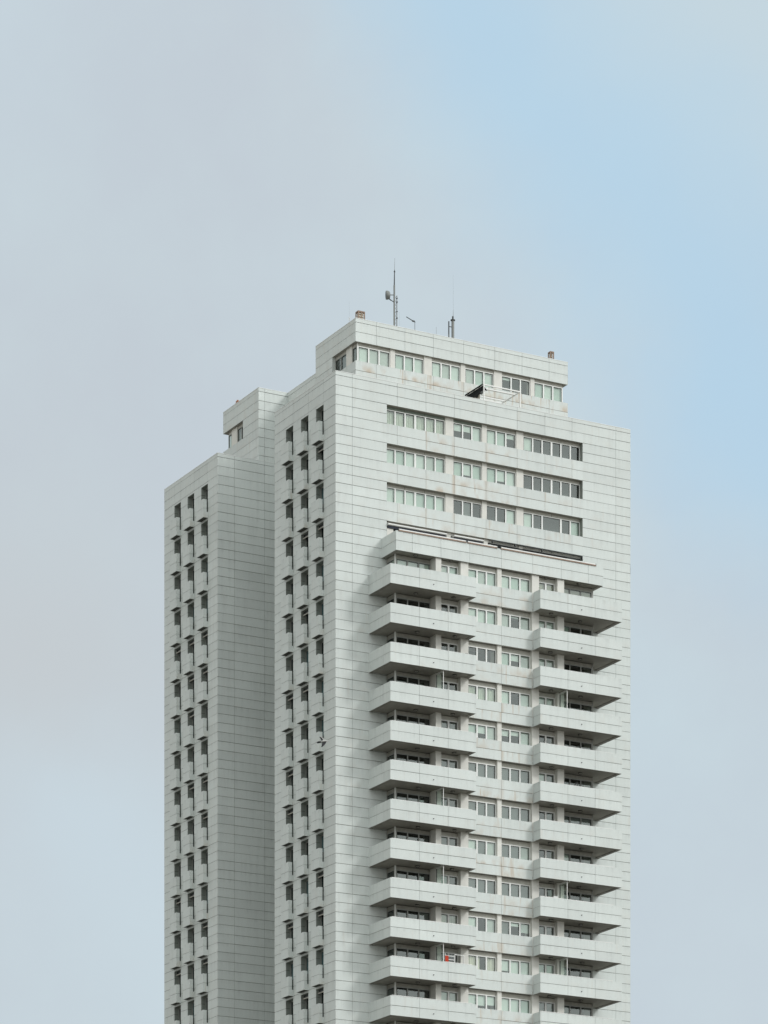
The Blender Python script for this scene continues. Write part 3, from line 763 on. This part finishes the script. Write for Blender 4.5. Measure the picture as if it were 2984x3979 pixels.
# ------------------------------------------------------------ awnings of the terrace storey
def awning(x0,x1,white,label,bx0,bx1):
    t=empty('awning',((x0+x1)/2,0,Z(14.4)),label,'awning','rolled awnings of the terrace storey')
    ox=(x0+x1)/2; oz=Z(14.4)
    m=MB()
    if white:
        m.box(x0-ox,x1-ox,-.14,.10,Z(14.5)-oz,Z(14.30)-oz,'white'); m.tube([(x0-ox,-.14,Z(14.4)-oz),(x1-ox,-.14,Z(14.4)-oz)],.07,'white',10)
        m.build('cassette',t)
        m=MB(); m.box(x0-ox+.05,x1-ox-.05,-.10,.08,Z(14.78)-oz,Z(14.52)-oz,'fabric_navy'); m.build('rolled_fabric',t)
    else:
        m.tube([(x0-ox,-.06,Z(14.11)-oz),(x1-ox,-.06,Z(14.11)-oz)],.05,'darkmetal',10); m.build('roller',t)
        m=MB(); m.box(x0-ox+.05,x1-ox-.05,.12,.20,Z(14.78)-oz,Z(14.38)-oz,'fabric_dark'); m.build('rolled_fabric',t)
        m=MB()
        for q in (.0,.25,.55,1.):
            xx=(x0+(x1-x0)*q)-ox; m.box(xx-.04,xx+.04,-.1,.05,Z(14.34)-oz,Z(14.14)-oz,'darkmetal')
        m.build('bracket',t)
    m=MB(); yb=-P1-.05
    m.box(bx0-ox,bx1-ox,yb,yb+.08,Z(15.93)-oz,Z(15.82)-oz,'white'); m.box(bx0-ox,bx1-ox,yb-.01,yb+.045,Z(16.05)-oz,Z(15.931)-oz,'rust')
    m.box(bx0-ox,bx0-ox+.05,yb-.02,yb+.08,Z(15.97)-oz,Z(15.8)-oz,'metal'); m.box(bx1-ox-.05,bx1-ox,yb-.02,yb+.08,Z(16.0)-oz,Z(15.8)-oz,'metal')
    m.build('front_bar',t)
    m=MB()
    for q in (.15,.85):
        xx=x0+(x1-x0)*q-ox; mid=(xx+(.8 if q<.5 else -.8),-1.1,Z(15.1)-oz)
        m.tube([(xx,-.1,Z(14.75)-oz),mid,(xx,yb,Z(15.85)-oz)],.025,'metal',6)
    if not white: m.build('folding_arm',t)
    return t
awning(XL+.02,9.72,True,'longest white rolled awning, at the left end of the terrace opening',4.2,10.2)
awning(10.40,13.05,True,'short white rolled awning, second from the left of the terrace opening',10.3,13.0)
awning(13.95,22.2,False,'dark rolled awning on the right, its thin bar running past the opening',13.3,22.05)
m=MB()
m.box(-.05,.05,-.05,.05,0,1.75,'white'); m.box(-.04,.9,-.03,.03,1.0,1.05,'metal')
for k in range(3): m.tube([(-.9+.28*k,.02,.9),(-.86+.28*k,.02,1.35),(-.72+.28*k,.02,1.5),(-.6+.28*k,.02,1.4),(-.56+.28*k,.02,.9)],.03,'darkmetal',6)
m.box(-1.0,-.1,-.02,.04,.82,.9,'metal'); m.box(-1.0,-.94,-.02,.04,0,.82,'metal'); m.box(-.3,-.24,-.02,.04,0,.82,'metal')
tag(m.build('plant_stand',None,(14.15,-1.0,Z(17.68))),'white post with dark metal hoops on the terrace between the awnings','rack')

# ------------------------------------------------------------ small belongings on the balconies
n11=18+40
t=empty('drying_rack',(8.6,-2.85,Z(n11+3.68)),'white clothes rack on the left balcony where a red cloth hangs','rack')
m=MB(); top=2.1
for z_ in (1.2,1.42,1.62,1.9): m.box(-.55,.3,-.02,.02,z_,z_+.05,'white')
m.box(-.57,-.53,-.03,.03,0,top,'white'); m.box(.28,.33,-.03,.03,0,top,'white'); m.box(.33,1.1,-.02,.02,top-.05,top,'white'); m.box(1.08,1.13,-.03,.03,0,top,'white')
m.build('frame',t)
m=MB(); m.box(-.5,.25,.03,.04,1.25,1.4,'blind'); m.box(-.5,.25,.03,.04,1.5,1.85,'blind_grey'); m.build('linen',t)
m=MB(); wavy(m,PL('Y-',0),-.14,.16,0,-.0,.46,'red',.015,.14); m.box(-.14,.16,.03,.05,.44,.47,'red')
tag(m.build('red_cloth',None,(8.15,-2.93,Z(n11+1.75))),'bright red cloth hanging behind the glass screen of a left balcony','cloth')
n3=18+8
t=empty('potted_plant',(10.05,-2.75,Z(n3+3.68)),'small dark plant in a white pot on a tall stand beside the white pier','plant')
m=MB(); m.tube([(0,0,0),(0,0,1.1)],.03,'metal',6); m.tube([(0,0,1.1),(0,0,1.16),(0,0,1.32)],[.07,.09,.12],'white',10); m.build('pot',t)
m=MB()
for i in range(60):
    a=random.uniform(0,6.28); e=random.uniform(.1,1.4); r=random.uniform(.06,.2); c=Vector((math.cos(a)*math.cos(e)*r,math.sin(a)*math.cos(e)*r,1.32+math.sin(e)*r*1.2))
    d1=Vector((random.uniform(-1,1),random.uniform(-1,1),random.uniform(-1,1))).normalized()*.05; d2=Vector((random.uniform(-1,1),random.uniform(-1,1),random.uniform(-1,1))).normalized()*.035
    m.face([c-d1,c+d2,c+d1,c-d2],'leaf')
m.build('leaves',t)
t=empty('folding_chair',(19.9,-2.9,Z(18+20+3.68)),'dark folding chair leaning up behind a right balcony parapet','chair')
m=MB(); m.tube([(-.45,.1,1.15),(.1,0,1.72)],.04,'darkmetal',6); m.tube([(.1,0,0),(.1,0,1.75)],.035,'darkmetal',6); m.tube([(-.3,.3,0),(.1,.3,1.75)],.03,'darkmetal',6); m.build('frame',t)
m=MB(); m.box(-.35,.15,.05,.3,1.12,1.22,'darkmetal'); m.build('seat',t)
n9=18+32
m=MB(); m.box(-.2,.2,-.2,.2,0,1.62,'white'); m.box(-.19,.19,-.205,-.2,.85,.86,'joint'); m.box(-.2,.2,-.2,.2,1.63,1.66,'metal'); m.box(.15,.17,-.23,-.2,.95,1.2,'metal')
tag(m.build('balcony_cabinet',None,(18.15,-2.5,Z(n9+3.68))),'tall white cabinet on the cluttered right balcony with a glass screen','cabinet')
m=MB(); m.box(-.28,.28,-.12,.12,0,.02,'darkmetal')
for q in range(5): m.box(-.26+q*.11,-.20+q*.11,-.1,.1,.02,1.55+.06*math.sin(q*2),'fabric_navy' if q%2 else 'fabric_beige')
tag(m.build('clothes_rail',None,(17.45,-2.4,Z(n9+3.68))),'row of dark and beige clothes beside the white balcony cabinet','clothes')
# folded roller awning hanging from that balcony's ceiling
t=MB(); t.tube([(-.0,-.75,.0),(.0,.85,-.12)],.05,'header',8); t.box(-.03,.03,.8,.9,-.2,.1,'metal')
tag(t.build('rolled_sunshade',None,(19.0,-2.62,Z(n9)-.03)),'beige rolled sunshade under the ceiling of the cluttered right balcony','sunshade')

# ------------------------------------------------------------ the bird
def bird():
    # local frame: r to the right in view, u up, d away; built as a real bird banking in flight
    cx=(-130.116,-245.964); s=.80
    tx,ty,tz=-1.94,-1.71,Z(38.42)
    loc=Vector((cx[0]+(tx-cx[0])*s, cx[1]+(ty-cx[1])*s, 1.7+(tz-1.7)*s))
    fwd=(loc-Vector((cx[0],cx[1],1.7))).normalized(); rt=Vector((.8777,-.4792,0)); up=rt.cross(fwd).normalized()
    t=empty('pigeon',loc,'pale bird with dark wing tips flying past the left face of the tower','bird')
    def Q(a,b,c=0): return (rt*a+up*b+fwd*c)*1.45
    def skin(name,chain,rad,edges,mat):
        me=bpy.data.meshes.new(name); me.from_pydata([tuple(Q(*p)) for p in chain],edges,[])
        me.materials.append(M[mat])
        o=bpy.data.objects.new(name,me); col.objects.link(o); o.parent=t
        md=o.modifiers.new('s','SKIN')
        for i,r in enumerate(rad): me.skin_vertices[0].data[i].radius=r
        me.skin_vertices[0].data[0].use_root=True
        o.modifiers.new('u','SUBSURF').levels=1; o.modifiers['u'].render_levels=2
        return o
    ch=[(0,0,0),(.07,.012,-.02),(.135,.0,-.03),(.18,-.012,-.035),(.205,-.022,-.035),(-.07,-.012,.02),(-.12,-.02,.03)]
    o=bpy.data.meshes.new('body'); o.from_pydata([tuple(Q(*p)) for p in ch],[(0,1),(1,2),(2,3),(3,4),(0,5),(5,6)],[])
    o.materials.append(M['feather_light']); b=bpy.data.objects.new('body',o); col.objects.link(b); b.parent=t
    b.modifiers.new('s','SKIN')
    if not o.skin_vertices: pass
    for i,r in enumerate([(.075,.07),(.068,.062),(.045,.042),(.036,.036),(.01,.01),(.055,.042),(.025,.016)]): o.skin_vertices[0].data[i].radius=r
    o.skin_vertices[0].data[0].use_root=True
    md=b.modifiers.new('u','SUBSURF'); md.levels=2; md.render_levels=2
    def fan(name,root,tips,w0,mat,split=.45,mat2='feather_dark'):
        # feathered surface between a leading edge and trailing feather tips, with thickness
        m=MB()
        for i in range(len(tips)-1):
            a0,a1=Vector(root[i]),Vector(root[i+1]); b0,b1=Vector(tips[i]),Vector(tips[i+1])
            m0,m1=a0.lerp(b0,split),a1.lerp(b1,split)
            for (p,q,r_,s_,mt) in ((a0,a1,m1,m0,mat),(m0,m1,b1,b0,mat2)):
                f=[Q(*p),Q(*q),Q(*r_),Q(*s_)]; g=[x+fwd*.008+up*.003 for x in f]
                m.hexa([f[0],f[1],f[2],f[3],g[0],g[1],g[2],g[3]],mt)
        return m.build(name,t)
    # raised far wing, towards upper left
    fan('wing',[(.05,.05,.02),(.0,.10,.05),(-.05,.155,.08),(-.11,.195,.10),(-.18,.195,.12)],[(-.07,.0,.03),(-.10,.03,.06),(-.11,.055,.08),(-.13,.10,.10),(-.165,.15,.12)],0,'feather_light',.35)
    # lowered near wing, towards lower left
    fan('wing',[(.11,-.02,-.04),(.10,-.07,-.08),(.06,-.13,-.12),(.01,-.18,-.15),(-.06,-.235,-.18)],[(-.06,-.05,-.02),(-.075,-.10,-.06),(-.075,-.14,-.10),(-.085,-.19,-.14),(-.10,-.235,-.18)],0,'feather_dark')
    # tail
    fan('tail',[(-.05,.015,.02),(-.06,-.02,.02),(-.06,-.055,.02)],[(-.25,-.02,.05),(-.29,-.06,.05),(-.26,-.095,.05)],0,'feather_dark',.2)
    m=MB(); m.tube([Q(.185,-.014,-.035),Q(.235,-.03,-.04)],[.012,.003],'feather_dark',6); m.build('beak',t)
bird()

# ------------------------------------------------------------ ground
gm=simple('paved_ground',(.19,.178,.155),.9,noise=.2,nscale=.02)
M['ground']=gm
m=MB(); m.face([(-6000,-6000,0),(6000,-6000,0),(6000,6000,0),(-6000,6000,0)],'ground')
g=m.build('ground'); g['kind']='structure'

# ------------------------------------------------------------ light
SUN=Vector((-1.0,1.7,-1.19)).normalized()      # direction the light travels
elev=math.asin(-SUN.z); az=math.atan2(-SUN.y,-SUN.x)   # towards the sun
sun=bpy.data.lights.new('sun','SUN'); sun.energy=1.0; sun.angle=R(12); sun.color=(1,.995,.975)
so=bpy.data.objects.new('sun',sun); col.objects.link(so)
so.rotation_euler=SUN.to_track_quat('-Z','Y').to_euler(); so.location=(0,0,150)

w=bpy.data.worlds.new('World'); sc.world=w; w.use_nodes=True
nt=w.node_tree; N=nt.nodes.new; L=nt.links.new
bg=nt.nodes['Background']
sky=N('ShaderNodeTexSky'); sky.sky_type='NISHITA'; sky.sun_disc=False
sky.sun_elevation=elev; sky.sun_rotation=math.pi/2-az
sky.altitude=50; sky.air_density=1.0; sky.dust_density=1.0; sky.ozone_density=1.5
tc=N('ShaderNodeTexCoord')
AX=Vector((.4787,.8780,0)); 
def blob(azd,eld,sig,amp,sx=1.):
    """soft patch of sky around a compass direction (degrees right of the tower) and elevation"""
    a=R(azd); e=R(eld)
    d=(AX*math.cos(a)+Vector((.878,-.4787,0))*math.sin(a))*math.cos(e)+Vector((0,0,math.sin(e)))
    vs=N('ShaderNodeVectorMath'); vs.operation='SUBTRACT'; L(nrm, vs.inputs[0]); vs.inputs[1].default_value=d
    ln=N('ShaderNodeVectorMath'); ln.operation='LENGTH'; L(vs.outputs[0],ln.inputs[0])
    p=N('ShaderNodeMath'); p.operation='MULTIPLY'; L(ln.outputs['Value'],p.inputs[0]); L(ln.outputs['Value'],p.inputs[1])
    q=N('ShaderNodeMath'); q.operation='MULTIPLY'; L(p.outputs[0],q.inputs[0]); q.inputs[1].default_value=-1/(2*R(sig)**2)
    x=N('ShaderNodeMath'); x.operation='EXPONENT'; L(q.outputs[0],x.inputs[0])
    y=N('ShaderNodeMath'); y.operation='MULTIPLY'; L(x.outputs[0],y.inputs[0]); y.inputs[1].default_value=amp
    return y.outputs[0]
# slightly warped direction for cloud edges
nz=N('ShaderNodeTexNoise'); nz.inputs['Scale'].default_value=9; nz.inputs['Detail'].default_value=8; nz.inputs['Roughness'].default_value=.6
L(tc.outputs['Generated'],nz.inputs['Vector'])
sb=N('ShaderNodeVectorMath'); sb.operation='SUBTRACT'; L(nz.outputs['Color'],sb.inputs[0]); sb.inputs[1].default_value=(.5,.5,.5)
sl=N('ShaderNodeVectorMath'); sl.operation='SCALE'; L(sb.outputs[0],sl.inputs[0]); sl.inputs['Scale'].default_value=.06
ad=N('ShaderNodeVectorMath'); ad.operation='ADD'; L(tc.outputs['Generated'],ad.inputs[0]); L(sl.outputs[0],ad.inputs[1])
nn=N('ShaderNodeVectorMath'); nn.operation='NORMALIZE'; L(ad.outputs[0],nn.inputs[0]); nrm=nn.outputs[0]
def add(a,b,op='ADD',clamp=False):
    x=N('ShaderNodeMath'); x.operation=op; x.use_clamp=clamp
    for i,v in enumerate((a,b)):
        if isinstance(v,(int,float)): x.inputs[i].default_value=v
        else: L(v,x.inputs[i])
    return x.outputs[0]
dr=N('ShaderNodeVectorMath'); dr.operation='DOT_PRODUCT'; L(nrm,dr.inputs[0]); dr.inputs[1].default_value=(.8777,-.4792,0)
sz=N('ShaderNodeSeparateXYZ'); L(nrm,sz.inputs[0])
tt=add(add(sz.outputs['Z'],-.411),add(dr.outputs['Value'],1.12,'MULTIPLY'))
def sstep(src,a,b,c,d):
    x=N('ShaderNodeMapRange'); x.interpolation_type='SMOOTHSTEP'; L(src,x.inputs[0])
    for i_,v_ in enumerate((a,b,c,d)): x.inputs[i_+1].default_value=v_
    return x.outputs[0]
blue=add(sstep(tt,-.035,.05,0.,.72),sstep(tt,.03,.12,1.,.2),'MULTIPLY')
# paler towards the right edge, a second gap lower right
blue=add(blue,add(blob(4.9,19.6,.8,.12),blob(4.6,15.2,1.6,.06)),clamp=True)
# broad, faint structure over the whole overcast
n2=N('ShaderNodeTexNoise'); n2.inputs['Scale'].default_value=7; n2.inputs['Detail'].default_value=7; n2.inputs['Roughness'].default_value=.58
L(tc.outputs['Generated'],n2.inputs['Vector'])
cr=N('ShaderNodeValToRGB'); L(n2.outputs['Fac'],cr.inputs[0])
cr.color_ramp.elements[0].position=.38; cr.color_ramp.elements[0].color=(.543,.615,.678,1)
cr.color_ramp.elements[1].position=.62; cr.color_ramp.elements[1].color=(.578,.678,.728,1)
warm=add(blob(-6.0,15.2,2.0,.8),blob(-5.5,19.5,2.5,.2),clamp=True)
mw=N('ShaderNodeMix'); mw.data_type='RGBA'; L(warm,mw.inputs['Factor']); L(cr.outputs[0],mw.inputs['A']); mw.inputs['B'].default_value=(.552,.588,.615,1)
pale=add(add(blob(-5.2,13.4,1.1,.55),blob(-3.6,12.0,1.3,.4)),add(blob(-6.2,25.0,1.5,.35),blob(6.3,11.6,1.4,.3)),clamp=True)
mp_=N('ShaderNodeMix'); mp_.data_type='RGBA'; L(pale,mp_.inputs['Factor']); L(mw.outputs['Result'],mp_.inputs['A']); mp_.inputs['B'].default_value=(.585,.695,.765,1)
# brighter cloud layer overhead and towards the sun
sp_=N('ShaderNodeSeparateXYZ'); L(tc.outputs['Generated'],sp_.inputs[0])
mr=N('ShaderNodeMapRange'); mr.interpolation_type='SMOOTHSTEP'; L(sp_.outputs['Z'],mr.inputs[0]); mr.inputs[1].default_value=.42; mr.inputs[2].default_value=.95; mr.inputs[3].default_value=1.; mr.inputs[4].default_value=1.3
va=N('ShaderNodeVectorMath'); va.operation='DOT_PRODUCT'; L(tc.outputs['Generated'],va.inputs[0]); va.inputs[1].default_value=AX
mv=N('ShaderNodeMapRange'); mv.interpolation_type='SMOOTHSTEP'; L(va.outputs['Value'],mv.inputs[0]); mv.inputs[1].default_value=.85; mv.inputs[2].default_value=.2; mv.inputs[3].default_value=0.; mv.inputs[4].default_value=1.
mo=N('ShaderNodeMix'); mo.data_type='RGBA'; L(mv.outputs[0],mo.inputs['Factor']); L(mp_.outputs['Result'],mo.inputs['A']); mo.inputs['B'].default_value=(.725,.74,.715,1)
vd=N('ShaderNodeVectorMath'); vd.operation='DOT_PRODUCT'; L(tc.outputs['Generated'],vd.inputs[0]); vd.inputs[1].default_value=-SUN
mg=N('ShaderNodeMapRange'); mg.interpolation_type='LINEAR'; L(vd.outputs['Value'],mg.inputs[0]); mg.inputs[1].default_value=.1; mg.inputs[2].default_value=1.; mg.inputs[3].default_value=0.; mg.inputs[4].default_value=.95
br=add(mr.outputs[0],mg.outputs[0])
cs=N('ShaderNodeVectorMath'); cs.operation='SCALE'; L(mo.outputs['Result'],cs.inputs[0]); L(br,cs.inputs['Scale'])
SKYK=.09
cs2=N('ShaderNodeVectorMath'); cs2.operation='SCALE'; L(cs.outputs[0],cs2.inputs[0]); cs2.inputs['Scale'].default_value=1/SKYK
# gaps: thin haze over the clear sky
skyh=N('ShaderNodeMix'); skyh.data_type='RGBA'; skyh.inputs['Factor'].default_value=.88
L(sky.outputs[0],skyh.inputs['A']); skyh.inputs['B'].default_value=(.475/SKYK,.71/SKYK,.90/SKYK,1)
mx=N('ShaderNodeMix'); mx.data_type='RGBA'; L(blue,mx.inputs['Factor']); L(cs2.outputs[0],mx.inputs['A']); L(skyh.outputs['Result'],mx.inputs['B'])
L(mx.outputs['Result'],bg.inputs[0]); bg.inputs[1].default_value=SKYK

# ------------------------------------------------------------ camera
cam=bpy.data.cameras.new('camera'); co=bpy.data.objects.new('camera',cam); col.objects.link(co)
co.location=(-130.1161,-245.9645,1.7)
th=R(61.3557)
fw=Vector((math.cos(th),math.sin(th),0))
co.rotation_euler=fw.to_track_quat('-Z','Y').to_euler()
cam.sensor_fit='HORIZONTAL'; cam.sensor_width=36; cam.lens=14075/2984*36
cam.shift_y=(6661-1989.5)/2984
cam.clip_start=1; cam.clip_end=20000
sc.camera=co
sc.view_settings.view_transform='Standard'; sc.view_settings.look='None'; sc.view_settings.exposure=0; sc.view_settings.gamma=1
sc.render.engine='CYCLES'
sc.cycles.max_bounces=8; sc.cycles.transparent_max_bounces=12; sc.cycles.diffuse_bounces=4
